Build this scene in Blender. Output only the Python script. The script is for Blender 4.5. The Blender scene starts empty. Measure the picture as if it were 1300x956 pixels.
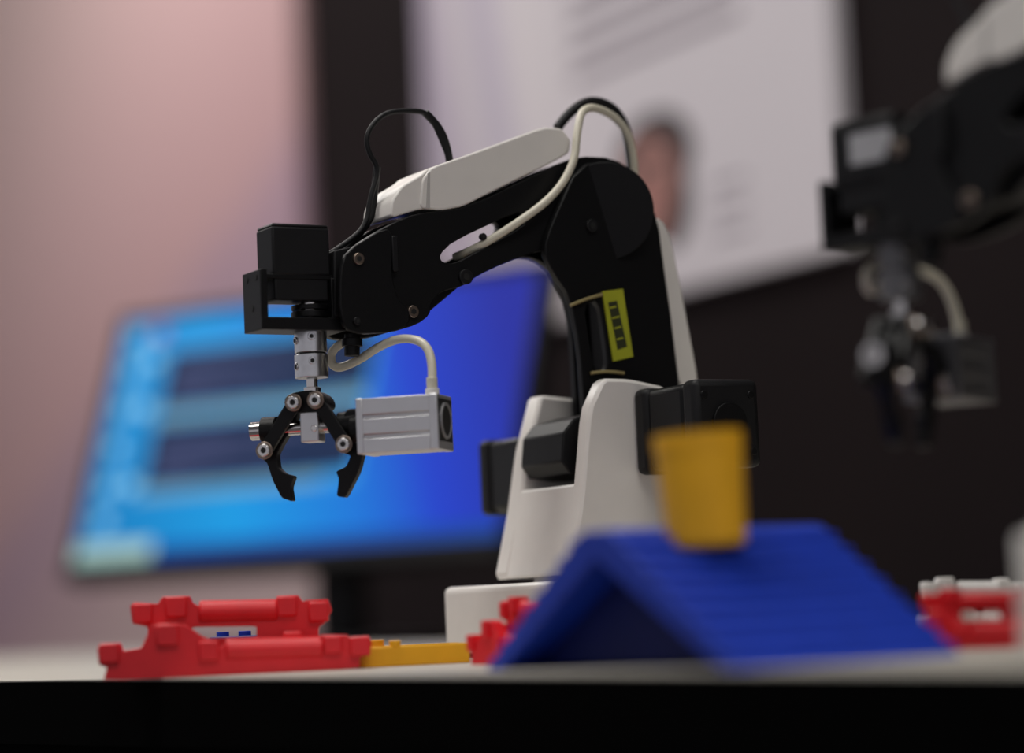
import bpy, bmesh, math, random
from mathutils import Vector, Matrix
random.seed(3)
scene = bpy.context.scene
try:
    scene.view_settings.view_transform = 'Standard'
except Exception:
    pass

# ------------------------------------------------------------------ camera
TZ = 0.75                 # table top height
CZ = TZ + 0.028
F = 85/36*1300
PITCH = math.radians(5.44); ROLL = 0.045
cam_d = bpy.data.cameras.new('camera'); cam = bpy.data.objects.new('camera', cam_d)
scene.collection.objects.link(cam); scene.camera = cam
cam_d.lens = 85; cam_d.sensor_width = 36; cam_d.clip_start = 0.02
CM = Matrix.Rotation(math.pi/2+PITCH, 4, 'X') @ Matrix.Rotation(-ROLL, 4, 'Z')
cam.matrix_world = Matrix.Translation((0, 0, CZ)) @ CM
cam_d.dof.use_dof = True
cam_d.dof.focus_distance = 1.325
cam_d.dof.aperture_fstop = 2.2
CAM = Vector((0, 0, CZ))

class Frame:
    """upright drawing board: a vertical plane standing at (x,y,z0) turned by yaw;
    E() reads a surveyed elevation point into that plane's own metres"""
    def __init__(s, x, y, yaw, z0=TZ):
        s.o = Vector((x, y, z0)); s.yaw = math.radians(yaw)
        s.ax = Vector((math.cos(s.yaw), math.sin(s.yaw), 0)); s.ay = Vector((-math.sin(s.yaw), math.cos(s.yaw), 0))
    def E(s, px, py, y=0.0):
        d = (CM @ Vector(((px-650)/F, (478-py)/F, -1, 0))).to_3d()
        t = (y - (CAM-s.o).dot(s.ay))/d.dot(s.ay)
        p = CAM + d*t - s.o
        return (p.dot(s.ax), p.z)
    def P(s, px, py, y=0.0):
        a = s.E(px, py, y); return Vector((a[0], y, a[1]))

# ------------------------------------------------------------------ materials
def mat(name, col, rough=0.5, metal=0.0, var=0.06, bump=0.0, scale=60, spec=0.5, emit=None, es=1.0, coat=0.0):
    m = bpy.data.materials.new(name); m.use_nodes = True
    nt = m.node_tree; b = nt.nodes['Principled BSDF']
    tc = nt.nodes.new('ShaderNodeTexCoord'); nz = nt.nodes.new('ShaderNodeTexNoise')
    nz.inputs['Scale'].default_value = scale; nz.inputs['Detail'].default_value = 4
    nt.links.new(tc.outputs['Object'], nz.inputs['Vector'])
    cr = nt.nodes.new('ShaderNodeValToRGB')
    cr.color_ramp.elements[0].position = 0.3; cr.color_ramp.elements[1].position = 0.7
    cr.color_ramp.elements[0].color = [c*(1-var) for c in col]+[1]
    cr.color_ramp.elements[1].color = [min(1, c*(1+var)) for c in col]+[1]
    nt.links.new(nz.outputs['Fac'], cr.inputs['Fac'])
    nt.links.new(cr.outputs['Color'], b.inputs['Base Color'])
    b.inputs['Roughness'].default_value = rough; b.inputs['Metallic'].default_value = metal
    b.inputs['Specular IOR Level'].default_value = spec
    b.inputs['Coat Weight'].default_value = coat
    if bump > 0:
        bp = nt.nodes.new('ShaderNodeBump'); bp.inputs['Strength'].default_value = bump; bp.inputs['Distance'].default_value = 0.0005
        nz2 = nt.nodes.new('ShaderNodeTexNoise'); nz2.inputs['Scale'].default_value = 1500
        nt.links.new(tc.outputs['Object'], nz2.inputs['Vector'])
        nt.links.new(nz2.outputs['Fac'], bp.inputs['Height']); nt.links.new(bp.outputs['Normal'], b.inputs['Normal'])
    if emit:
        b.inputs['Emission Color'].default_value = list(emit)+[1]; b.inputs['Emission Strength'].default_value = es
    return m

M_BLK = mat('black_anodised', (0.0040, 0.0040, 0.0046), 0.42, 0.0, bump=0.2, spec=0.24)
M_BLK2 = mat('black_plastic', (0.007, 0.007, 0.008), 0.5, bump=0.2, spec=0.26)
M_WHT = mat('white_shell_plastic', (0.80, 0.765, 0.72), 0.36, var=0.02)
M_CRM = mat('cream_tube', (0.66, 0.62, 0.50), 0.35, var=0.03)
M_SIL = mat('brushed_aluminium', (0.62, 0.62, 0.64), 0.28, 1.0, scale=300)
M_STL = mat('polished_steel', (0.60, 0.58, 0.57), 0.16, 1.0)
M_ALU = mat('satin_aluminium', (0.66, 0.66, 0.68), 0.34, 0.85, var=0.03)
M_ALU_SHADE = mat('shaded_aluminium', (0.16, 0.16, 0.17), 0.45, 0.6, var=0.03)  # shaded copy of the aluminium for the second robot, shade put into the colour
M_DRK = mat('dark_socket', (0.004, 0.004, 0.004), 0.6)
M_BRONZE = mat('bronze_screw', (0.28, 0.22, 0.18), 0.35, 1.0)
M_YLAB = mat('yellow_label', (0.40, 0.42, 0.02), 0.5)
M_TIE = mat('cable_tie', (0.30, 0.24, 0.10), 0.5)
M_RED = mat('red_plastic', (0.76, 0.012, 0.020), 0.42, bump=0.15)
M_YEL = mat('yellow_plastic', (0.88, 0.44, 0.006), 0.6)
M_BLU = mat('blue_plastic', (0.008, 0.040, 0.42), 0.55, spec=.3)
M_LAB = mat('grey_label', (0.42, 0.42, 0.44), 0.5)
M_SEAM = mat('shell_seam_grey', (0.5, 0.48, 0.46), 0.5)
M_WBLK = mat('white_block_plastic', (0.75, 0.73, 0.70), 0.45)

# ------------------------------------------------------------------ mesh helpers
def link(o, parent):
    scene.collection.objects.link(o)
    if parent is not None: o.parent = parent
    return o
def empty(name, loc, yaw=0, parent=None):
    o = bpy.data.objects.new(name, None); o.empty_display_size = 0.02
    link(o, parent); o.location = loc; o.rotation_euler = (0, 0, math.radians(yaw)); return o
def finish(me, name, m, parent, bevel=0, seg=2, ang=0.6):
    me.materials.append(m); me.shade_smooth(); me.set_sharp_from_angle(angle=ang)
    o = bpy.data.objects.new(name, me); link(o, parent)
    if bevel > 0:
        bm = o.modifiers.new('bevel', 'BEVEL'); bm.width = bevel; bm.segments = seg; bm.limit_method = 'ANGLE'; bm.angle_limit = 0.6
        bm.harden_normals = False
    return o
def chaikin(pts, n=2, r=0.22):
    for _ in range(n):
        out = []
        for i in range(len(pts)):
            a = pts[i]; b = pts[(i+1) % len(pts)]
            out.append((a[0]*(1-r)+b[0]*r, a[1]*(1-r)+b[1]*r)); out.append((a[0]*r+b[0]*(1-r), a[1]*r+b[1]*(1-r)))
        pts = out
    return pts
def plate(name, pts, y0, y1, m, parent, bevel=0.0006, holes=(), smooth=0, r=0.22, seg=2):
    """polygon in local XZ, extruded y0..y1"""
    bm = bmesh.new(); edges = []
    for lp in [pts]+list(holes):
        if smooth: lp = chaikin(lp, smooth, r)
        vs = [bm.verts.new((p[0], y0, p[1])) for p in lp]
        for i in range(len(vs)): edges.append(bm.edges.new((vs[i], vs[(i+1) % len(vs)])))
    bmesh.ops.triangle_fill(bm, use_beauty=True, use_dissolve=True, edges=edges)
    g = bmesh.ops.extrude_face_region(bm, geom=list(bm.faces))
    bmesh.ops.translate(bm, verts=[v for v in g['geom'] if isinstance(v, bmesh.types.BMVert)], vec=(0, y1-y0, 0))
    bmesh.ops.recalc_face_normals(bm, faces=bm.faces)
    me = bpy.data.meshes.new(name); bm.to_mesh(me); bm.free()
    return finish(me, name, m, parent, bevel, seg)
def box(name, x0, x1, y0, y1, z0, z1, m, parent, bevel=0.0006, seg=2):
    bm = bmesh.new(); bmesh.ops.create_cube(bm, size=1)
    for v in bm.verts: v.co = Vector(((x0+x1)/2+v.co.x*(x1-x0), (y0+y1)/2+v.co.y*(y1-y0), (z0+z1)/2+v.co.z*(z1-z0)))
    me = bpy.data.meshes.new(name); bm.to_mesh(me); bm.free()
    return finish(me, name, m, parent, bevel, seg)
def cyl(name, p0, p1, r, m, parent, r2=None, seg=32, bevel=0.0003):
    p0 = Vector(p0); p1 = Vector(p1); d = p1-p0
    bm = bmesh.new()
    bmesh.ops.create_cone(bm, cap_ends=True, segments=seg, radius1=r, radius2=r if r2 is None else r2, depth=d.length)
    q = d.to_track_quat('Z', 'Y').to_matrix().to_4x4()
    bmesh.ops.transform(bm, matrix=Matrix.Translation((p0+p1)/2) @ q, verts=bm.verts)
    me = bpy.data.meshes.new(name); bm.to_mesh(me); bm.free()
    return finish(me, name, m, parent, bevel)
def pipe(name, p0, p1, r, ri, m, parent, seg=32):
    """hollow tube"""
    p0 = Vector(p0); p1 = Vector(p1); d = p1-p0
    q = d.to_track_quat('Z', 'Y').to_matrix().to_4x4(); T = Matrix.Translation(p0) @ q
    bm = bmesh.new(); prof = [(r, 0), (r, d.length), (ri, d.length), (ri, 0)]
    rings = []
    for k in range(seg):
        a = 2*math.pi*k/seg
        rings.append([bm.verts.new(T @ Vector((math.cos(a)*pr, math.sin(a)*pr, h))) for pr, h in prof])
    for k in range(seg):
        A = rings[k]; B = rings[(k+1) % seg]
        for j in range(4): bm.faces.new((A[j], B[j], B[(j+1) % 4], A[(j+1) % 4]))
    bmesh.ops.recalc_face_normals(bm, faces=bm.faces)
    me = bpy.data.meshes.new(name); bm.to_mesh(me); bm.free()
    return finish(me, name, m, parent, 0)
def cable(name, pts, r, m, parent):
    cu = bpy.data.curves.new(name, 'CURVE'); cu.dimensions = '3D'; cu.bevel_depth = r; cu.bevel_resolution = 4; cu.use_fill_caps = True
    s = cu.splines.new('NURBS'); s.points.add(len(pts)-1)
    for i, p in enumerate(pts): s.points[i].co = (p[0], p[1], p[2], 1)
    s.order_u = 3; s.use_endpoint_u = True; s.resolution_u = 10
    o = bpy.data.objects.new('tmp', cu); scene.collection.objects.link(o)
    bpy.context.view_layer.update()
    me = bpy.data.meshes.new_from_object(o.evaluated_get(bpy.context.evaluated_depsgraph_get()))
    bpy.data.objects.remove(o); me.name = name
    me.materials.clear()
    return finish(me, name, m, parent, 0, ang=1.2)
def capsule(a, b, r, n=8):
    a = Vector(a); b = Vector(b); d = (b-a).normalized(); t = math.atan2(d.y, d.x); pts = []
    for i in range(n+1):
        q = t+math.pi/2+math.pi*i/n; pts.append((a.x+r*math.cos(q), a.y+r*math.sin(q)))
    for i in range(n+1):
        q = t-math.pi/2+math.pi*i/n; pts.append((b.x+r*math.cos(q), b.y+r*math.sin(q)))
    return pts

# ------------------------------------------------------------------ robot arm
RX, RY, RYAW = 0.0427, 1.387, 30
R = Frame(RX, RY, RYAW)
root = empty('robot_arm', (RX, RY, TZ), RYAW)
def tr(lst, y): return [R.E(a, b, y) for a, b in lst]
def screw(name, px, py, y, r, parent, fr=R, m=M_STL):
    p = fr.P(px, py, y)
    cyl(name, p+Vector((0, 0.0006, 0)), p+Vector((0, -0.0022, 0)), r, m, parent, bevel=0.0004)
    cyl(name+'_socket', p+Vector((0, -0.0020, 0)), p+Vector((0, -0.0024, 0)), r*0.5, M_DRK, parent, seg=6, bevel=0)

# base
HB = 0.065
ZB = 0.041
box('base_box', -HB, HB, -HB+.008, HB, 0.003, ZB, M_WHT, root, 0.004, 4)
box('base_foot', -HB+.004, HB-.004, -HB+.012, HB-.004, 0.0, 0.004, M_BLK2, root, 0.001)
cyl('turntable', (0.01, 0, ZB-0.001), (0.01, 0, ZB+0.004), 0.044, M_WHT, root, seg=64)
# tower cheeks
YO, YI = 0.042, 0.031
ck = tr([(766, 480), (800, 481), (846, 491), (864, 515), (874, 742), (722, 742), (738, 640), (748, 520)], -YO)
zt = ZB+0.003
ck = [(x, max(z, zt)) for x, z in ck]
plate('tower_cheek_near', ck, -YO, -YI, M_WHT, root, 0.002, smooth=1, r=0.13)
ckf = tr([(766, 486), (800, 490), (846, 497), (864, 515), (874, 742), (722, 742), (738, 640), (748, 560)], -YO)
ckf = [(x, max(z, zt)) for x, z in ckf]
plate('tower_cheek_far', ckf, YI-.004, YO, M_WHT, root, 0.002, smooth=1, r=0.06)
fp = [(x, max(z, zt)) for x, z in tr([(742, 612), (724, 742), (760, 742), (762, 612)], -YO)]
plate('tower_front_panel', fp, -YO+.0006, YO-.0006, M_WHT, root, 0.002)
bp_ = [(x, max(z, zt)) for x, z in tr([(852, 560), (874, 560), (876, 742), (850, 742)], -YO)]
plate('tower_back_panel', bp_, -YO+.0006, YO-.0006, M_WHT, root, 0.002)
# motors
def motor(tag, px, py0, py1, y0, y1, dx=0, dz=0):
    x0, z1 = R.E(px, py0, -YO); _, z0 = R.E(px, py1, -YO)
    x0 += dx; z0 += dz; z1 += dz; x1 = x0+0.043
    L = y1-y0; s = 1 if y1 > y0 else -1
    box('motor_cap_'+tag, x0, x1, min(y0, y0+L*.22), max(y0, y0+L*.22), z0, z1, M_BLK2, root, 0.004, 3)
    box('motor_body_'+tag, x0+.0012, x1-.0012, min(y0+L*.2, y0+L*.8), max(y0+L*.2, y0+L*.8), z0+.0012, z1-.0012, M_BLK, root, 0.004, 3)
    box('motor_end_'+tag, x0, x1, min(y0+L*.78, y1), max(y0+L*.78, y1), z0, z1, M_BLK2, root, 0.004, 3)
    xm = (x0+x1)/2; zm = (z0+z1)/2
    cyl('motor_boss_'+tag, (xm, y1-s*.001, zm), (xm, y1+s*.002, zm), 0.011, M_BLK, root)
    for i in (-1, 1):
        for j in (-1, 1):
            cyl('motor_screw_%s_%d%d' % (tag, i, j), (xm+i*.0155, y1-s*.001, zm+j*.0155), (xm+i*.0155, y1+s*.0008, zm+j*.0155), 0.0022, M_BLK, root, seg=16)
    return xm, zm
xm, zm = motor('near', 802, 495, 604, -YO, -YO-0.062)
motor('far', 802, 497, 600, YO, YO+0.062, dx=-0.020, dz=-0.016)
cyl('shoulder_hub', (xm, -YI, zm), (xm, YI, zm), 0.021, M_BLK, root, seg=48)
plate('shoulder_lever', tr([(716, 535), (770, 520), (800, 530), (800, 600), (765, 606), (712, 600)], -0.02), -0.020, 0.026, M_BLK2, root, 0.001, smooth=1)
# upper (rear) arm
YP, YQ = 0.024, 0.019
ua = tr([(700, 285), (690, 318), (702, 345), (724, 376), (736, 440), (742, 520), (745, 585), (800, 600), (850, 560), (864, 500), (852, 400), (842, 330), (836, 282), (818, 236), (786, 206), (735, 208)], -YP)
uaf = tr([(745, 285), (742, 318), (756, 345), (772, 376), (778, 440), (782, 520), (785, 585), (800, 600), (850, 560), (864, 500), (852, 400), (842, 330), (836, 282), (818, 236), (786, 206), (755, 208)], -YP)
uh = tr([(742, 388), (760, 380), (768, 430), (772, 468), (756, 474), (748, 430)], -YP)
plate('upper_arm_plate_near', ua, -YP, -YQ, M_BLK, root, 0.0006, holes=[uh], smooth=1)
plate('upper_arm_plate_far', uaf, YQ, YP, M_BLK, root, 0.0006, smooth=1)
plate('upper_arm_core', tr([(790, 300), (775, 330), (790, 480), (800, 560), (850, 560), (858, 490), (838, 330)], -YQ), -YQ, YQ, M_BLK2, root, 0.001)
plate('upper_arm_rod', tr([(728, 340), (740, 340), (756, 560), (740, 560)], 0.004), 0.0, 0.006, M_BLK, root, 0.0006)
plate('upper_arm_shell', tr([(824, 276), (840, 277), (852, 300), (868, 380), (888, 486), (884, 494), (862, 496), (850, 400), (832, 300)], -0.017), -0.017, 0.017, M_WHT, root, 0.0015, smooth=1)
# forearm
fa = tr([(437, 335), (450, 312), (495, 284), (530, 270), (592, 264), (700, 211), (735, 198), (778, 200), (812, 222), (832, 262), (828, 300), (800, 335), (740, 338), (715, 318), (690, 316), (640, 334), (606, 350), (592, 362), (560, 370), (548, 384), (546, 400), (530, 412), (500, 421), (458, 424), (437, 412)], -0.018)
fh = tr([(558, 324), (576, 306), (656, 269), (668, 274), (664, 288), (604, 320), (578, 334), (562, 333)], -0.018)
plate('forearm_plate_near', fa, -0.018, -0.012, M_BLK, root, 0.0007, holes=[fh], smooth=1)
plate('forearm_plate_far', fa, 0.012, 0.018, M_BLK, root, 0.0007, holes=[fh], smooth=1)
plate('forearm_upper_link', tr([(455, 330), (500, 290), (700, 218), (760, 208), (765, 228), (700, 243), (560, 294), (500, 345)], -0.012), -0.0118, 0.0118, M_BLK2, root, 0.0008)
plate('forearm_lower_link', tr([(500, 360), (590, 342), (700, 295), (760, 280), (765, 305), (690, 312), (600, 350), (540, 400), (450, 410), (450, 370)], -0.008), -0.008, 0.008, M_BLK2, root, 0.0008)
plate('wrist_plate', tr([(440, 318), (490, 288), (500, 300), (497, 345), (505, 380), (520, 392), (520, 412), (500, 422), (445, 424), (432, 400), (432, 345)], -0.021), -0.021, -0.0178, M_BLK, root, 0.0006, smooth=1)
plate('wrist_mount', tr([(424, 318), (450, 312), (450, 402), (424, 402)], -0.012), -0.012, 0.012, M_BLK2, root, 0.0008)
box('wrist_relief', *[R.E(497, 300, -.0215)[0], R.E(504, 300, -.0215)[0]], -.0222, -.0178, R.E(500, 345, -.02)[1], R.E(500, 300, -.02)[1], M_BLK2, root, .0005)
for i, (a, b, y, rr) in enumerate([(454, 329, -.021, .0032), (523, 396, -.018, .0034), (750, 287, -.024, .0038), (779, 243, -.024, .0038), (612, 301, -.018, .002), (452, 408, -.021, .0022)]):
    screw('joint_screw_%d' % i, a, b, y, rr, root, m=M_BRONZE if i < 2 else M_BLK2)
cyl('elbow_boss', R.P(768, 268, -.0235), R.P(768, 268, -.0248), 0.028, M_BLK, root, seg=48)
screw('link_pin', 590, 352, -.018, .0042, root, m=M_BLK2)
# forearm shell
fs = tr([(533, 264), (536, 228), (548, 212), (600, 194), (690, 161), (714, 163), (725, 178), (723, 194), (700, 207), (640, 236), (588, 262), (560, 267)], -0.0186)
plate('forearm_shell', fs, -0.0186, 0.0186, M_WHT, root, 0.003, smooth=1, r=0.12, seg=4)
fc = tr([(496, 277), (498, 254), (510, 236), (534, 222), (543, 214), (552, 214), (545, 240), (546, 264), (528, 267)], -0.0176)
plate('forearm_shell_nose', fc, -0.0176, 0.0176, M_WHT, root, 0.003, smooth=1, r=0.15, seg=4)
plate('forearm_shell_seam', tr([(541, 264), (543, 220), (546, 219), (546, 264)], -0.0189), -0.0189, 0.0189, M_SEAM, root, 0.0)
# label + ties
plate('warning_label', tr([(764, 370), (790, 367), (803, 453), (778, 459)], -.0244), -0.0252, -0.0238, M_YLAB, root, 0)
plate('label_panel', tr([(772, 384), (783, 382), (796, 440), (784, 444)], -.0253), -0.0255, -0.0250, mat('label_print', (.03, .035, .01), .5), root, 0)
for i, (a, b, c, d) in enumerate([(774, 390, 782, 388), (777, 403, 786, 401), (780, 416, 788, 414), (783, 430, 791, 428)]):
    plate('label_text_%d' % i, tr([(a, b), (c, d), (c+.5, d+2), (a+.5, b+2)], -.0257), -0.0258, -0.0254, M_YLAB, root, 0)
cable('cable_tie_upper', [R.P(724, 388, -.026), R.P(740, 380, -.027), R.P(764, 374, -.026)], 0.0010, M_TIE, root)
cable('cable_tie_lower', [R.P(750, 474, -.026), R.P(768, 470, -.027), R.P(792, 474, -.026)], 0.0010, M_TIE, root)
# cables
cable('power_cable', [R.P(708, 162, 0), R.P(722, 142, 0), R.P(752, 125, 0), R.P(785, 140, 0), R.P(800, 180, 0), R.P(803, 225, 0)], 0.0029, M_BLK2, root)
cable('air_tube_elbow', [R.P(806, 232, -.006), R.P(806, 185, -.010), R.P(782, 146, -.014), R.P(740, 132, -.020), R.P(732, 170, -.026), R.P(730, 205, -.028), R.P(705, 248, -.028), R.P(650, 288, -.025), R.P(600, 318, -.015), R.P(578, 326, 0.0)], 0.0023, M_CRM, root)
cable('servo_cable', [R.P(418, 322, 0), R.P(445, 306, 0), R.P(466, 284, 0), R.P(470, 250, 0), R.P(482, 215, 0), R.P(468, 195, 0), R.P(464, 170, 0), R.P(486, 143, 0), R.P(520, 140, 0), R.P(545, 143, 0), R.P(560, 175, 0), R.P(572, 206, 0)], 0.0015, M_BLK2, root)
cable('servo_cable_sleeve', [R.P(422, 336, .004), R.P(448, 306, .004), R.P(472, 278, .004), R.P(475, 245, .004), R.P(479, 212, .004)], 0.0021, M_BLK2, root)
cable('power_cable_end', [R.P(540, 143, 0), R.P(556, 158, 0), R.P(568, 185, 0), R.P(571, 206, 0)], 0.0022, M_BLK2, root)
# servo + bracket
YS = 0.0105
sx0, sz1 = R.E(345, 291, -YS); sx1, _ = R.E(418, 291, -YS)
zz = lambda py: R.E(380, py, -YS)[1]
box('servo_body', sx0, sx1, -YS, YS, zz(349), zz(288), M_BLK2, root, 0.0012, 3)
box('servo_lid', sx0+.0004, sx1-.0004, -YS+.0004, YS-.0004, zz(288.5), zz(284), M_BLK, root, 0.0012, 3)
box('servo_gearcase', sx0+.001, sx1-.001, -YS+.0012, YS-.0012, zz(381), zz(350), M_BLK2, root, 0.0012, 3)
box('servo_flange', sx0-.007, sx1+.005, -YS+.0005, YS-.0005, zz(354), zz(348), M_BLK, root, 0.0004)
YB = 0.0118
bx0 = R.E(332, 400, -YB)[0]; bx1 = R.E(441, 400, -YB)[0]
box('bracket_bottom', bx0, bx1, -YB, YB, zz(419), zz(403), M_BLK, root, 0.0005)
box('bracket_side', bx0, bx0+.0042, -YB, YB, zz(405), zz(343), M_BLK, root, 0.0005)
box('bracket_inner_side', bx1-.009, bx1, -YB, YB, zz(404), zz(352), M_BLK, root, 0.0005)
for i, (a, b) in enumerate([(-.006, 352), (.006, 352), (0, 390)]):
    cyl('bracket_hole_%d' % i, (bx0-.0003, a, zz(b)), (bx0+.0005, a, zz(b)), 0.0019, M_DRK, root, seg=16, bevel=0)
cyl('bracket_knob', R.P(447, 424, -.006), R.P(447, 452, -.006), 0.0042, M_BLK, root)
cyl('bracket_knob_head', R.P(447, 430, -.006), R.P(447, 440, -.006), 0.0056, M_BLK, root)
screw('bracket_screw', 436, 411, -YB, 0.0022, root, m=M_BLK)
# ---- gripper (own frame, turned about its vertical axis)
GX, GY, GYAW = -0.108, 1.300, -15
G = Frame(GX, GY, GYAW)
rel = Vector((GX-RX, GY-RY, 0)); rel.rotate(Matrix.Rotation(-math.radians(RYAW), 3, 'Z'))
grip = empty('gripper', rel, GYAW-RYAW, root)
gz = lambda py: G.E(395, py, 0)[1]
def gcyl(name, a, b, r, m, r2=None): return cyl(name, (0, 0, gz(a)), (0, 0, gz(b)), r, m, grip, r2)
gcyl('servo_shaft', 422, 376, 0.0035, M_STL)
gcyl('horn_disc', 404, 396, 0.0100, M_BLK); gcyl('horn_disc_top', 394, 388, 0.0098, M_BLK); gcyl('horn_hub', 397, 380, 0.0062, M_STL)
gcyl('coupler_upper', 448, 421, 0.0088, M_SIL); gcyl('coupler_groove', 451, 447, 0.0080, M_BLK); gcyl('coupler_lower', 480, 450.5, 0.0091, M_SIL)
gcyl('lower_shaft', 520, 479, 0.0030, M_STL); gcyl('lock_nut', 500, 492, 0.0046, M_STL)
for i, (ax, py) in enumerate([(-.0062, 433), (-.0062, 466), (.0035, 429), (.0035, 460)]):
    yy = -math.sqrt(.0089**2-ax**2)
    n = Vector((ax, yy, 0)).normalized()
    p = Vector((ax, yy, gz(py)))
    cyl('set_screw_%d' % i, p-n*.001, p+n*.0006, 0.0021, M_STL if i < 2 else M_SIL, grip, seg=20)
    cyl('set_screw_socket_%d' % i, p, p+n*.0008, 0.0013, M_DRK, grip, seg=6, bevel=0)
def gt(l, y): return [G.E(a, b, y) for a, b in l]
plate('gripper_yoke', gt([(362, 503), (375, 497), (400, 495), (414, 503), (418, 516), (408, 524), (368, 524), (360, 514)], -.006), -.006, .006, M_BLK, grip, 0.0006, smooth=1)
gx = lambda px, py=545: G.E(px, py, 0)[0]
box('slider_block', gx(386), gx(409), -.0062, .005, gz(562), gz(524), M_ALU, grip, 0.0006)
cyl('slider_screw', (gx(404), -.0060, gz(545)), (gx(404), -.0070, gz(545)), 0.0018, M_STL, grip, seg=20)
cyl('guide_rod', G.P(330, 547, 0), G.P(468, 537, 0), 0.0038, M_STL, grip)
pipe('rod_end_left', G.P(320, 548, 0), G.P(333, 547, 0), 0.0050, 0.0032, M_STL, grip)
cyl('rod_collar_left', G.P(334, 547, 0), G.P(352, 546, 0), 0.0072, M_BLK, grip)
cyl('rod_band_left', G.P(352, 546, 0), G.P(358, 545.6, 0), 0.0050, M_STL, grip)
pipe('rod_end_right', G.P(458, 536, -.006), G.P(474, 535, -.006), 0.0054, 0.0036, M_STL, grip)
cyl('rod_collar_right', G.P(432, 541, 0), G.P(456, 537, 0), 0.0072, M_BLK, grip)
# claws
lf = gt([(366, 514), (380, 518), (374, 538), (360, 560), (351, 577), (353, 594), (361, 601), (373, 604), (368, 619), (371, 637), (357, 632), (346, 610), (339, 588), (328, 578), (327, 566), (340, 552)], -.003)
plate('claw_left', lf, -.003, .003, M_BLK, grip, 0.0005, smooth=1, r=.12)
rf = gt([(394, 516), (408, 511), (428, 541), (446, 552), (460, 548), (464, 562), (455, 598), (438, 632), (427, 630), (430, 608), (426, 598), (439, 592), (445, 578), (428, 573), (424, 558)], -.003)
plate('claw_right', rf, -.003, .003, M_BLK, grip, 0.0005, smooth=1, r=.12)
plate('claw_link_left', capsule(G.E(374, 511, -.008), G.E(337, 571, -.008), 0.0036), -.0085, -.0055, M_BLK, grip, 0.0004)
plate('claw_link_right', capsule(G.E(402, 508, -.008), G.E(438, 563, -.008), 0.0036), -.0085, -.0055, M_BLK, grip, 0.0004)
plate('claw_link_rear_left', capsule(G.E(374, 511, .006), G.E(337, 571, .006), 0.0036), .0045, .0075, M_BLK, grip, 0.0004)
plate('claw_link_rear_right', capsule(G.E(402, 508, .006), G.E(438, 563, .006), 0.0036), .0045, .0075, M_BLK, grip, 0.0004)
plate('claw_knuckle_right', gt([(436, 520), (456, 518), (470, 524), (470, 546), (452, 552), (436, 545)], -.006), -.006, .002, M_BLK, grip, 0.001, smooth=1)
for i, (a, b) in enumerate([(373, 511), (401, 508), (336, 572), (437, 564)]):
    p = G.P(a, b, -.0085)
    cyl('pivot_flange_%d' % i, p, p+Vector((0, -.0012, 0)), 0.0048, M_BRONZE, grip)
    screw('pivot_screw_%d' % i, a, b, -.0100, .0034, grip, fr=G, m=M_STL)
# pneumatic cylinder
YC = 0.0135
cx0 = G.E(452, 540, -YC)[0]; cx1 = G.E(556, 535, -YC)[0]
cz1 = G.E(505, 503, -YC)[1]; cz0 = G.E(505, 573, -YC)[1]; H = cz1-cz0
def prof():
    g = .0011; p = []
    for z in (0, .26): p.append((-YC, z))
    p += [(-YC+g, .28), (-YC+g, .33), (-YC, .35), (-YC, .62), (-YC+g, .64), (-YC+g, .69), (-YC, .71), (-YC, 1)]
    return p+[(-a, b) for a, b in reversed(p)]
bm = bmesh.new(); pr = prof()
A = [bm.verts.new((cx0+.003, a, cz0+b*H)) for a, b in pr]; B = [bm.verts.new((cx1-.004, a, cz0+b*H)) for a, b in pr]
for i in range(len(pr)): bm.faces.new((A[i], A[(i+1) % len(pr)], B[(i+1) % len(pr)], B[i]))
bm.faces.new(A); bm.faces.new(B); bmesh.ops.recalc_face_normals(bm, faces=bm.faces)
me = bpy.data.meshes.new('air_cylinder_body'); bm.to_mesh(me); bm.free()
finish(me, 'air_cylinder_body', M_ALU, grip, 0.0003)
box('air_cylinder_head', cx0, cx0+.004, -YC-.0003, YC+.0003, cz0-.0003, cz1+.0003, M_ALU, grip, .0006)
box('air_cylinder_cap', cx1-.005, cx1, -YC-.0002, YC+.0002, cz0-.0002, cz1+.0002, M_ALU, grip, .0006)
box('air_cylinder_recess', cx1-.0002, cx1+.0002, -YC+.002, YC-.002, cz0+.0045, cz1-.002, M_BLK2, grip, 0)
pipe('air_cylinder_bore', (cx1-.0005, 0, (cz0+cz1)/2+.001), (cx1+.0010, 0, (cz0+cz1)/2+.001), 0.0098, 0.0082, M_ALU, grip)
cyl('air_cylinder_plug', (cx1-.0005, 0, (cz0+cz1)/2+.001), (cx1+.0006, 0, (cz0+cz1)/2+.001), 0.0080, M_BLK2, grip)
cyl('air_cylinder_nose', (cx0-.006, 0, (cz0+cz1)/2), (cx0+.001, 0, (cz0+cz1)/2), 0.0085, M_BLK, grip)
fx = G.E(549, 500, 0)[0]
cyl('air_fitting', (fx, 0, cz1-.0005), (fx, 0, cz1+.004), 0.0038, M_WBLK, grip)
cyl('air_fitting_collar', (fx, 0, cz1+.004), (fx, 0, cz1+.010), 0.0030, M_CRM, grip)
cable('air_tube_gripper', [(fx, 0, cz1+.006), G.P(550, 462, .002), G.P(540, 434, .006), G.P(510, 428, .012), G.P(480, 440, .016), G.P(455, 458, .018), G.P(425, 470, .018), G.P(418, 452, .018), G.P(430, 436, .016), G.P(450, 430, .012)], 0.0024, M_CRM, grip)

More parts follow.
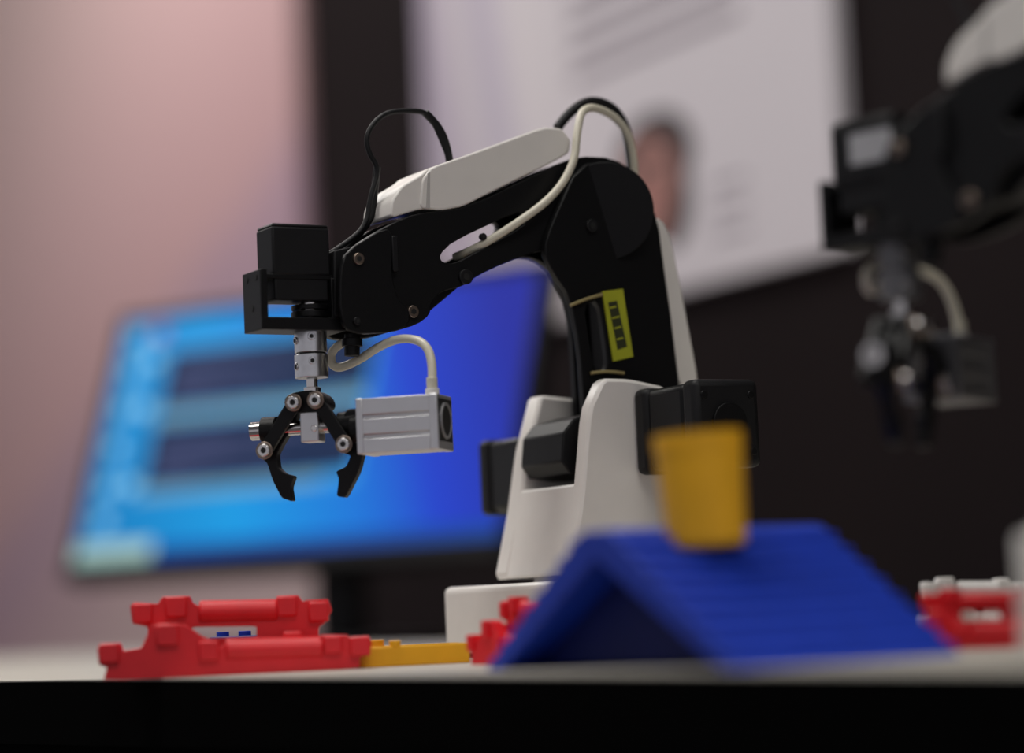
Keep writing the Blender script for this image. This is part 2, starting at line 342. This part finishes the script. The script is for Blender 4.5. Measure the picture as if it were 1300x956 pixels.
# ---- second robot of the same make; its gripper is turned end-on, its aluminium coloured darker to paint in shade
SW = {'satin_aluminium': M_ALU_SHADE, 'brushed_aluminium': M_ALU_SHADE}
def dup(o, parent, name=None):
    n = o.copy(); scene.collection.objects.link(n)
    if name: n.name = name
    n.parent = parent
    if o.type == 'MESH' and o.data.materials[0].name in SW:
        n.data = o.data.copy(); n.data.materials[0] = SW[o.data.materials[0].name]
    for c in o.children: dup(c, n)
    return n
T2 = -46.0
t2 = math.radians(T2)
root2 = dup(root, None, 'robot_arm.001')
g2 = Vector((0.174, 1.065, TZ))
off = Vector(rel); off.rotate(Matrix.Rotation(t2, 3, 'Z'))
root2.location = g2-off; root2.rotation_euler = (0, 0, t2)
for c in root2.children:
    if c.name.startswith('gripper.'): c.rotation_euler = (0, 0, math.radians(58-T2))
box('servo_sticker', sx0+.010, sx1-.001, -YS-.0004, -YS+.0002, zz(332), zz(300), M_LAB, root2, 0)

# ------------------------------------------------------------------ table (near edge runs obliquely)
TYAW = math.degrees(math.atan2(-.52, .462))
tab = empty('work_table', (-0.286, 1.35, 0), TYAW)
M_TOP = mat('cream_laminate', (0.52, 0.49, 0.43), 0.5, var=0.03, scale=8, spec=.3)
M_EDGE = mat('black_edge_band', (0.0015, 0.0015, 0.0015), 0.9, spec=0.03)
x0, x1, D = -1.0, 1.6, 0.62
box('table_top', x0, x1, 0.0, D, TZ-.0012, TZ, M_TOP, tab, 0.0003)
box('table_core', x0, x1, -.0004, D, TZ-.035, TZ-.0012, M_EDGE, tab, 0.0003)
box('table_apron', x0+.03, x1-.03, 0.012, 0.03, TZ-.20, TZ-.035, M_EDGE, tab, 0.001)
box('table_apron_back', x0+.03, x1-.03, D-.03, D-.012, TZ-.12, TZ-.035, M_EDGE, tab, 0.001)
for i, (a, b) in enumerate([(x0+.04, .03), (x1-.08, .03), (x0+.04, D-.07), (x1-.08, D-.07)]):
    box('table_leg_%d' % i, a, a+.04, b, b+.04, 0, TZ-.035, M_EDGE, tab, 0.002)

# ------------------------------------------------------------------ toy roof + peg
def roof():
    A0 = Vector((-.018, 1.10, TZ)); C0 = Vector((.0830, .943, TZ)); w = (C0-A0).length
    ux = (C0-A0).normalized(); L = .116
    yaw = math.degrees(math.atan2(ux.y, ux.x))
    r = empty('blue_toy_roof', A0, yaw)
    h = .0585
    pts = [(0, 0), (.012, 0), (w/2-.002, h-.012), (w-.012, 0), (w, 0), (w/2+.010, h-.001), (w/2+.006, h), (w/2-.010, h), (w/2-.014, h-.002)]
    plate('roof_shell', pts, 0.0, L, M_BLU, r, .0008)
    M_BLU_SHADE = mat('blue_plastic_shaded', (0.004, 0.010, 0.10), 0.6, spec=.2)  # same blue plastic, darkened to paint the shade inside the gable
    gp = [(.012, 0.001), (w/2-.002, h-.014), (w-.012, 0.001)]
    plate('gable_panel', gp, .020, .026, M_BLU_SHADE, r, .0004)
    plate('gable_panel_rear', gp, L-.010, L-.006, M_BLU_SHADE, r, .0004)
    for k in range(8):
        f = (k+.8)/8.3
        for s in (0, 1):
            xa = w/2+.010+(w/2-.010)*f if s == 0 else w/2-.012-(w/2-.012)*f
            za = h*(1-f)
            cyl('roof_rib_%d_%d' % (k, s), (xa, 0.0005, za), (xa, L-.0005, za), .0018, M_BLU, r, seg=12)
    return r
roof()
pg = empty('yellow_toy_cup', (0.0795, 1.028, TZ+.0495), 10)
cyl('cup_wall', (0, 0, 0), (-.0015, 0, .044), .0168, M_YEL, pg, r2=.0188, seg=48, bevel=.002)
pipe('cup_rim', (-.0015, 0, .0415), (-.0018, 0, .0485), .0191, .0160, M_YEL, pg, seg=48)

# ------------------------------------------------------------------ plastic frame blocks
def frame_block(name, ox, oy, yaw, m, parent=None):
    K = Frame(-0.149, 1.27, 6); r = empty(name, (ox, oy, TZ), yaw)
    def kt(l, y): return [(a, max(b, 0.0)) for a, b in (K.E(p, q, y) for p, q in l)]
    front = [(122, 823), (127, 817), (150, 816), (154, 826), (177, 822), (190, 796), (198, 792), (222, 792), (234, 794), (250, 806), (262, 812), (276, 822), (288, 812), (400, 811), (402, 806), (436, 806), (438, 809), (462, 807), (467, 815), (464, 829), (452, 834), (452, 870), (130, 872), (134, 847), (124, 843)]
    back = [(163, 770), (168, 765), (198, 767), (204, 758), (238, 757), (242, 766), (256, 774), (345, 774), (347, 757), (374, 756), (380, 764), (386, 762), (412, 761), (417, 775), (408, 791), (400, 797), (402, 870), (180, 872), (186, 796), (166, 792)]
    plate('front_wall', kt(front, -.016), -.018, -.006, m, r, .0012, smooth=1, r=.07)
    plate('rear_wall', kt(back, .012), .010, .022, m, r, .0012, smooth=1, r=.07,
          holes=[kt([(240, 796), (322, 795), (322, 809), (240, 811)], .012)])
    cyl('upper_bar', Vector(K.P(250, 777, .012)), Vector(K.P(348, 775, .012)), .0058, m, r, bevel=.001)
    cyl('lower_bar', Vector(K.P(284, 826, -.014)), Vector(K.P(405, 823, -.014)), .0062, m, r, bevel=.001)
    for i, (a, b, w) in enumerate([(190, 797, 12), (355, 800, 12), (388, 812, 10), (160, 828, 8), (430, 812, 10)]):
        p = K.E(a, b, -.01); q = K.E(a+w*2, b, -.01)
        box('cross_rail_%d' % i, p[0], q[0], -.0085, .0135, 0.002, p[1]-.001, m, r, .001)
    for i, (a, b, y, s) in enumerate([(137, 829, -.018, 5.0), (452, 820, -.018, 5.0), (210, 806, -.018, 5.5), (418, 818, -.018, 4.5), (179, 779, .010, 5.0), (400, 777, .010, 5.2), (221, 771, .010, 5.4), (360, 770, .010, 5.2), (262, 826, -.018, 5.0)]):
        p = K.P(a, b, y); s *= .001
        box('stud_%d' % i, p.x-s, p.x+s, y-.0035, y+.002, p.z-s, p.z+s, m, r, .001)
    return r
frame_block('red_toy_fence_block', -0.146, 1.257, 6, M_RED)
rb = frame_block('red_toy_fence_block', 0.210, 1.10, -20, M_RED); rb.scale = (.56, .8, .66)
rb = frame_block('red_toy_fence_block', 0.000, 1.205, -50, M_RED); rb.scale = (.42, .6, .80)
rb = frame_block('white_toy_fence_block', 0.232, 1.22, 5, M_WBLK); rb.scale = (.50, .8, .80)
# blue brick behind the left block
bb = empty('blue_toy_brick', (-.148, 1.335, TZ), 4)
box('brick_body', -.024, .026, -.010, .010, 0, .019, mat('dark_blue_plastic', (.01, .02, .16), .5), bb, .001)
for i in range(4): cyl('brick_stud_%d' % i, (-.017+.012*i, 0, .018), (-.017+.012*i, 0, .0215), .0035, M_BLU, bb)
# white upright block at the right
wb = empty('white_toy_column', (.1945, .900, TZ), -20)
box('column_body', -.009, .011, -.010, .010, 0, .046, M_WBLK, wb, .002)
cyl('column_stud', (.001, 0, .045), (.001, 0, .049), .005, M_WBLK, wb)
# low yellow frame
yf = empty('yellow_toy_tray', (-.066, 1.285, TZ), 12)
box('tray_floor', -.030, .034, -.02, .02, 0, .003, M_YEL, yf, .0008)
for i, (a, b, c, d) in enumerate([(-.030, .034, -.02, -.015), (-.030, .034, .015, .02), (-.030, -.025, -.015, .015), (.029, .034, -.015, .015), (-.002, .003, -.015, .015)]):
    box('tray_rim_%d' % i, a, b, c, d, .002, .0105, M_YEL, yf, .0008)
cyl('tray_peg', (-.013, 0, .002), (-.013, 0, .014), .005, M_YEL, yf)
cyl('tray_peg_small', (-.005, -.0175, .010), (-.005, -.0175, .0135), .003, M_YEL, yf)

# ------------------------------------------------------------------ walls etc
WX, WY, WYAW = 0.22, 3.0, -61
W = Frame(WX, WY, WYAW, 0.0)
M_WALL = mat('dark_brown_wall', (0.0115, 0.0072, 0.0078), 0.8, var=0.12, scale=2, spec=0.10)
wall = empty('wall_right', (WX, WY, 0), WYAW)
box('wall_panel', -9, 4.2, 0.0, 0.1, 0, 3.0, M_WALL, wall, 0)
# floor / ceiling
M_FLR = mat('floor_grey', (0.16, 0.15, 0.15), 0.5, var=0.1, scale=3)
M_CEI = mat('ceiling_white', (0.7, 0.7, 0.7), 0.8)
def slab(name, z0, z1, m):
    bmx = bmesh.new(); bmesh.ops.create_cube(bmx, size=1)
    for v in bmx.verts: v.co = Vector((v.co.x*16-1, v.co.y*18+3, (z0+z1)/2+v.co.z*(z1-z0)))
    me = bpy.data.meshes.new(name); bmx.to_mesh(me); bmx.free(); return finish(me, name, m, None)
slab('floor', -.05, 0, M_FLR); slab('ceiling', 3.0, 3.05, M_CEI)

# printed graphics: colour ramp across a slanted axis of the sheet (object metres)
def print_mat(name, a, b, stops, nz_amt=.03):
    """ramp 0..1 measured from line point a, along direction a->b (both (x,z))"""
    m = bpy.data.materials.new(name); m.use_nodes = True; nt = m.node_tree; bs = nt.nodes['Principled BSDF']
    bs.inputs['Roughness'].default_value = .65; bs.inputs['Specular IOR Level'].default_value = .2
    tc = nt.nodes.new('ShaderNodeTexCoord'); dt = nt.nodes.new('ShaderNodeVectorMath'); dt.operation = 'DOT_PRODUCT'
    sb = nt.nodes.new('ShaderNodeVectorMath'); sb.operation = 'SUBTRACT'; sb.inputs[1].default_value = (a[0], 0, a[1])
    nt.links.new(tc.outputs['Object'], sb.inputs[0]); nt.links.new(sb.outputs[0], dt.inputs[0])
    L2 = (b[0]-a[0])**2+(b[1]-a[1])**2
    dt.inputs[1].default_value = ((b[0]-a[0])/L2, 0, (b[1]-a[1])/L2)
    nz = nt.nodes.new('ShaderNodeTexNoise'); nz.inputs['Scale'].default_value = 1.6; nt.links.new(tc.outputs['Object'], nz.inputs['Vector'])
    ad = nt.nodes.new('ShaderNodeMath'); ad.operation = 'MULTIPLY_ADD'; ad.inputs[1].default_value = nz_amt*2
    nt.links.new(nz.outputs['Fac'], ad.inputs[0]); nt.links.new(dt.outputs['Value'], ad.inputs[2])
    cr = nt.nodes.new('ShaderNodeValToRGB'); el = cr.color_ramp.elements
    el[0].position = stops[0][0]; el[0].color = stops[0][1]+(1,); el[1].position = stops[-1][0]; el[1].color = stops[-1][1]+(1,)
    for p, c in stops[1:-1]:
        k = el.new(p); k.color = c+(1,)
    nt.links.new(ad.outputs[0], cr.inputs['Fac']); nt.links.new(cr.outputs['Color'], bs.inputs['Base Color'])
    return m
# banner: violet stripe climbing from lower left to right
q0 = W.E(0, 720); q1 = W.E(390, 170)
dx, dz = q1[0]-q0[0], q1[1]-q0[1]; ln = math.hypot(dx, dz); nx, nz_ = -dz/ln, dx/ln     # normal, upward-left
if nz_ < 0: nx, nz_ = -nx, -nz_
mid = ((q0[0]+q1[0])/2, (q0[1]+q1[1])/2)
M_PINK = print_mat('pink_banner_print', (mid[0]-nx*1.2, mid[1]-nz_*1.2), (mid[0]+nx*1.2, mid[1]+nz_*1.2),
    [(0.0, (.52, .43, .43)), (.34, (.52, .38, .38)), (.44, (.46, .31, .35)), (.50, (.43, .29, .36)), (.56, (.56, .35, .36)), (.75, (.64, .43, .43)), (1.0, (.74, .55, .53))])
u_l = W.E(397, 300)[0]
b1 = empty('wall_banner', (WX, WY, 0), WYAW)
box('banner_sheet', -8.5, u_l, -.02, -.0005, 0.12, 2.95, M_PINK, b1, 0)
# white poster board
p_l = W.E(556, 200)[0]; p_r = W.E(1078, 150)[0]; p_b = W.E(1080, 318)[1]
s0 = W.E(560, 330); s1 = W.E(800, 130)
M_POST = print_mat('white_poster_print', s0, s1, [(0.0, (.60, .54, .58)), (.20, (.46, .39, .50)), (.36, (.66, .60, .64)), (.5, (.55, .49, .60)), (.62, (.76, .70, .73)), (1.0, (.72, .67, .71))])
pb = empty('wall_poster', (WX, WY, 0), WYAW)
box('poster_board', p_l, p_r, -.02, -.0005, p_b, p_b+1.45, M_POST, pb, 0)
M_INK = mat('poster_ink', (.24, .20, .24), .6)
M_HAIR = mat('printed_hair', (.03, .018, .02), .6); M_SKIN = mat('printed_skin', (.42, .20, .17), .6)
zt0 = W.E(850, 95)[1]
for k in range(7):
    z = zt0+.03+k*.036
    a = W.E(740, 60)[0]; b = W.E(965, 60)[0]-random.random()*.05
    box('text_line_%d' % k, a, b, -.0208, -.0202, z, z+.012, M_INK, pb, 0)
for k in range(3):
    z = W.E(945, 235)[1]-.03*k
    box('caption_line_%d' % k, W.E(920, 230)[0], W.E(965, 230)[0], -.0208, -.0202, z, z+.006, M_INK, pb, 0)
def oval(name, px, py, rx, rz, y, m, n=40):
    c = W.E(px, py); pts = [(c[0]+rx*math.cos(2*math.pi*i/n), c[1]+rz*math.sin(2*math.pi*i/n)) for i in range(n)]
    plate(name, pts, y-.0004, y, m, pb, 0)
oval('portrait_hair', 848, 203, .090, .060, -.0204, M_HAIR)
oval('portrait_hair_side', 869, 255, .046, .060, -.0206, M_HAIR)
oval('portrait_neck', 848, 272, .040, .034, -.0210, M_SKIN)
oval('portrait_face', 841, 230, .066, .056, -.0214, M_SKIN)
for i, pxx in enumerate((830, 848)):
    oval('portrait_eye_%d' % i, pxx, 224, .010, .005, -.0218, M_HAIR)
oval('portrait_mouth', 839, 256, .018, .005, -.0218, mat('printed_lips', (.35, .08, .08), .6))
oval('portrait_brow', 839, 210, .04, .006, -.0218, M_HAIR)

# ------------------------------------------------------------------ desk + monitor
dk = empty('computer_desk', (-.20, 2.86, 0), -45)
M_DT = mat('desk_top_dark', (.30, .24, .22), .5)
DZ = .735
box('desk_top', -.75, .50, -.30, .30, DZ-.025, DZ, M_DT, dk, .002)
for i, (a, b) in enumerate([(-.72, -.27), (.44, -.27), (-.72, .24), (.44, .24)]):
    box('desk_leg_%d' % i, a, a+.04, b, b+.04, 0, DZ-.025, M_EDGE, dk, .002)
MX, MY, MYAW = -.246, 2.75, -33
mon = empty('computer_monitor', (MX, MY, DZ), MYAW)
box('stand_base', -.13, .13, -.06, .13, 0, .012, M_BLK2, mon, .003)
box('stand_neck', -.03, .03, .055, .085, .010, .27, M_BLK2, mon, .004)
hd = empty('monitor_head', (0, 0, .994-DZ), 0, mon); hd.rotation_euler = (math.radians(-20), 0, 0)
mw, mh = .628, .344
box('housing', -mw/2, mw/2, 0, .028, -mh/2, mh/2, M_BLK2, hd, .003)
box('housing_back', -mw*.3, mw*.3, .026, .055, -mh*.32, mh*.3, M_BLK2, hd, .01)
for n_, a, b, c, d in [('bezel_top', -mw/2, mw/2, mh/2-.011, mh/2), ('bezel_bottom', -mw/2, mw/2, -mh/2, -mh/2+.020), ('bezel_left', -mw/2, -mw/2+.011, -mh/2, mh/2), ('bezel_right', mw/2-.011, mw/2, -mh/2, mh/2)]:
    box(n_, a, b, -.004, .0005, c, d, M_BLK2, hd, .001)
def em(name, col, s=1.0):
    m = bpy.data.materials.new(name); m.use_nodes = True; nt = m.node_tree; b = nt.nodes['Principled BSDF']
    b.inputs['Base Color'].default_value = (.005, .005, .005, 1); b.inputs['Roughness'].default_value = .4
    b.inputs['Specular IOR Level'].default_value = .1
    b.inputs['Emission Color'].default_value = list(col)+[1]; b.inputs['Emission Strength'].default_value = s
    return m
M_SCR = em('screen_wallpaper', (0, .1, .7), .92)
nt = M_SCR.node_tree; b = nt.nodes['Principled BSDF']
tc = nt.nodes.new('ShaderNodeTexCoord'); sp = nt.nodes.new('ShaderNodeSeparateXYZ'); nt.links.new(tc.outputs['Generated'], sp.inputs[0])
cr = nt.nodes.new('ShaderNodeValToRGB'); el = cr.color_ramp.elements
el[0].position = 0; el[0].color = (.008, .24, .60, 1); el[1].position = 1; el[1].color = (.020, .030, .38, 1)
k = el.new(.30); k.color = (.010, .35, .82, 1); k = el.new(.60); k.color = (.012, .19, .74, 1); k = el.new(.76); k.color = (.018, .06, .64, 1)
mx = nt.nodes.new('ShaderNodeMath'); mx.operation = 'MULTIPLY_ADD'; mx.inputs[1].default_value = .22
nt.links.new(sp.outputs['Z'], mx.inputs[0]); nt.links.new(sp.outputs['X'], mx.inputs[2])
sb = nt.nodes.new('ShaderNodeMath'); sb.operation = 'SUBTRACT'; sb.inputs[1].default_value = .12; nt.links.new(mx.outputs[0], sb.inputs[0])
nt.links.new(sb.outputs[0], cr.inputs['Fac']); nt.links.new(cr.outputs['Color'], b.inputs['Emission Color'])
iw0, iw1, ih0, ih1 = -mw/2+.011, mw/2-.011, -mh/2+.020, mh/2-.011
box('screen', iw0, iw1, -.002, 0, ih0, ih1, M_SCR, hd, 0)
def sc(name, u0, u1, v0, v1, m, y):
    box(name, iw0+(iw1-iw0)*u0, iw0+(iw1-iw0)*u1, -y-.0002, -y, ih0+(ih1-ih0)*v0, ih0+(ih1-ih0)*v1, m, hd, 0)
M_HAL = em('screen_light_window', (.05, .36, .80), .95); M_NAV = em('screen_navy', (.012, .028, .085), .9)
M_BAR = em('screen_bar', (.20, .38, .46), .9); M_ICO = em('screen_icon', (.30, .68, .95), 1.0); M_TSK = em('screen_taskbar', (.42, .64, .60), .95); M_TXT = em('screen_text', (.10, .11, .24), .9); M_ORG = em('screen_red', (.45, .14, .25), .9)
sc('window_frame', .12, .66, .24, .90, M_HAL, .0022)
sc('window_upper', .135, .65, .61, .85, M_NAV, .0026)
sc('window_lower', .135, .65, .29, .545, M_NAV, .0026)
sc('window_mid_bar', .135, .65, .555, .60, M_BAR, .0028)
sc('window_footer', .135, .58, .248, .282, M_BAR, .0028)
for i in range(8):
    v = .325+.045*i if i < 4 else .645+.045*(i-4)
    sc('text_row_%d' % i, .16, .28+.06*((i*3) % 5), v, v+.016, M_TXT, .0030)
for i, (u, v) in enumerate([(.03, .90), (.03, .76), (.03, .60), (.03, .44), (.035, .28), (.08, .92), (.04, .14), (.08, .60), (.08, .80), (.09, .28)]):
    sc('icon_%d' % i, u, u+.032, v, v+.05, M_ICO if i != 5 else M_ORG, .0026)
sc('taskbar', .0, .20, .0, .07, M_TSK, .0026)
sc('taskbar_strip', .20, 1.0, .0, .05, em('screen_taskbar_dark', (.01, .08, .40), .9), .0024)

# ------------------------------------------------------------------ lights
def area(name, loc, rot, sx, sy, e_, col=(1, 1, 1)):
    l = bpy.data.lights.new(name, 'AREA'); l.shape = 'RECTANGLE'; l.size = sx; l.size_y = sy; l.energy = e_; l.color = col
    o = bpy.data.objects.new(name, l); scene.collection.objects.link(o); o.location = loc
    o.rotation_euler = [math.radians(a) for a in rot]; return o
area('ceiling_light', (-.6, 1.2, 2.95), (0, 0, 20), 1.6, .7, 34, (1, .97, .93))
area('ceiling_light.001', (-1.6, 3.6, 2.95), (0, 0, 20), 1.6, .7, 46, (1, .97, .93))
area('ceiling_light.002', (.7, -.8, 2.95), (0, 0, 20), 1.6, .7, 28, (1, .97, .93))
w = bpy.data.worlds.new('room_ambient'); scene.world = w; w.use_nodes = True
w.node_tree.nodes['Background'].inputs[0].default_value = (.95, .93, 1.0, 1); w.node_tree.nodes['Background'].inputs[1].default_value = .42
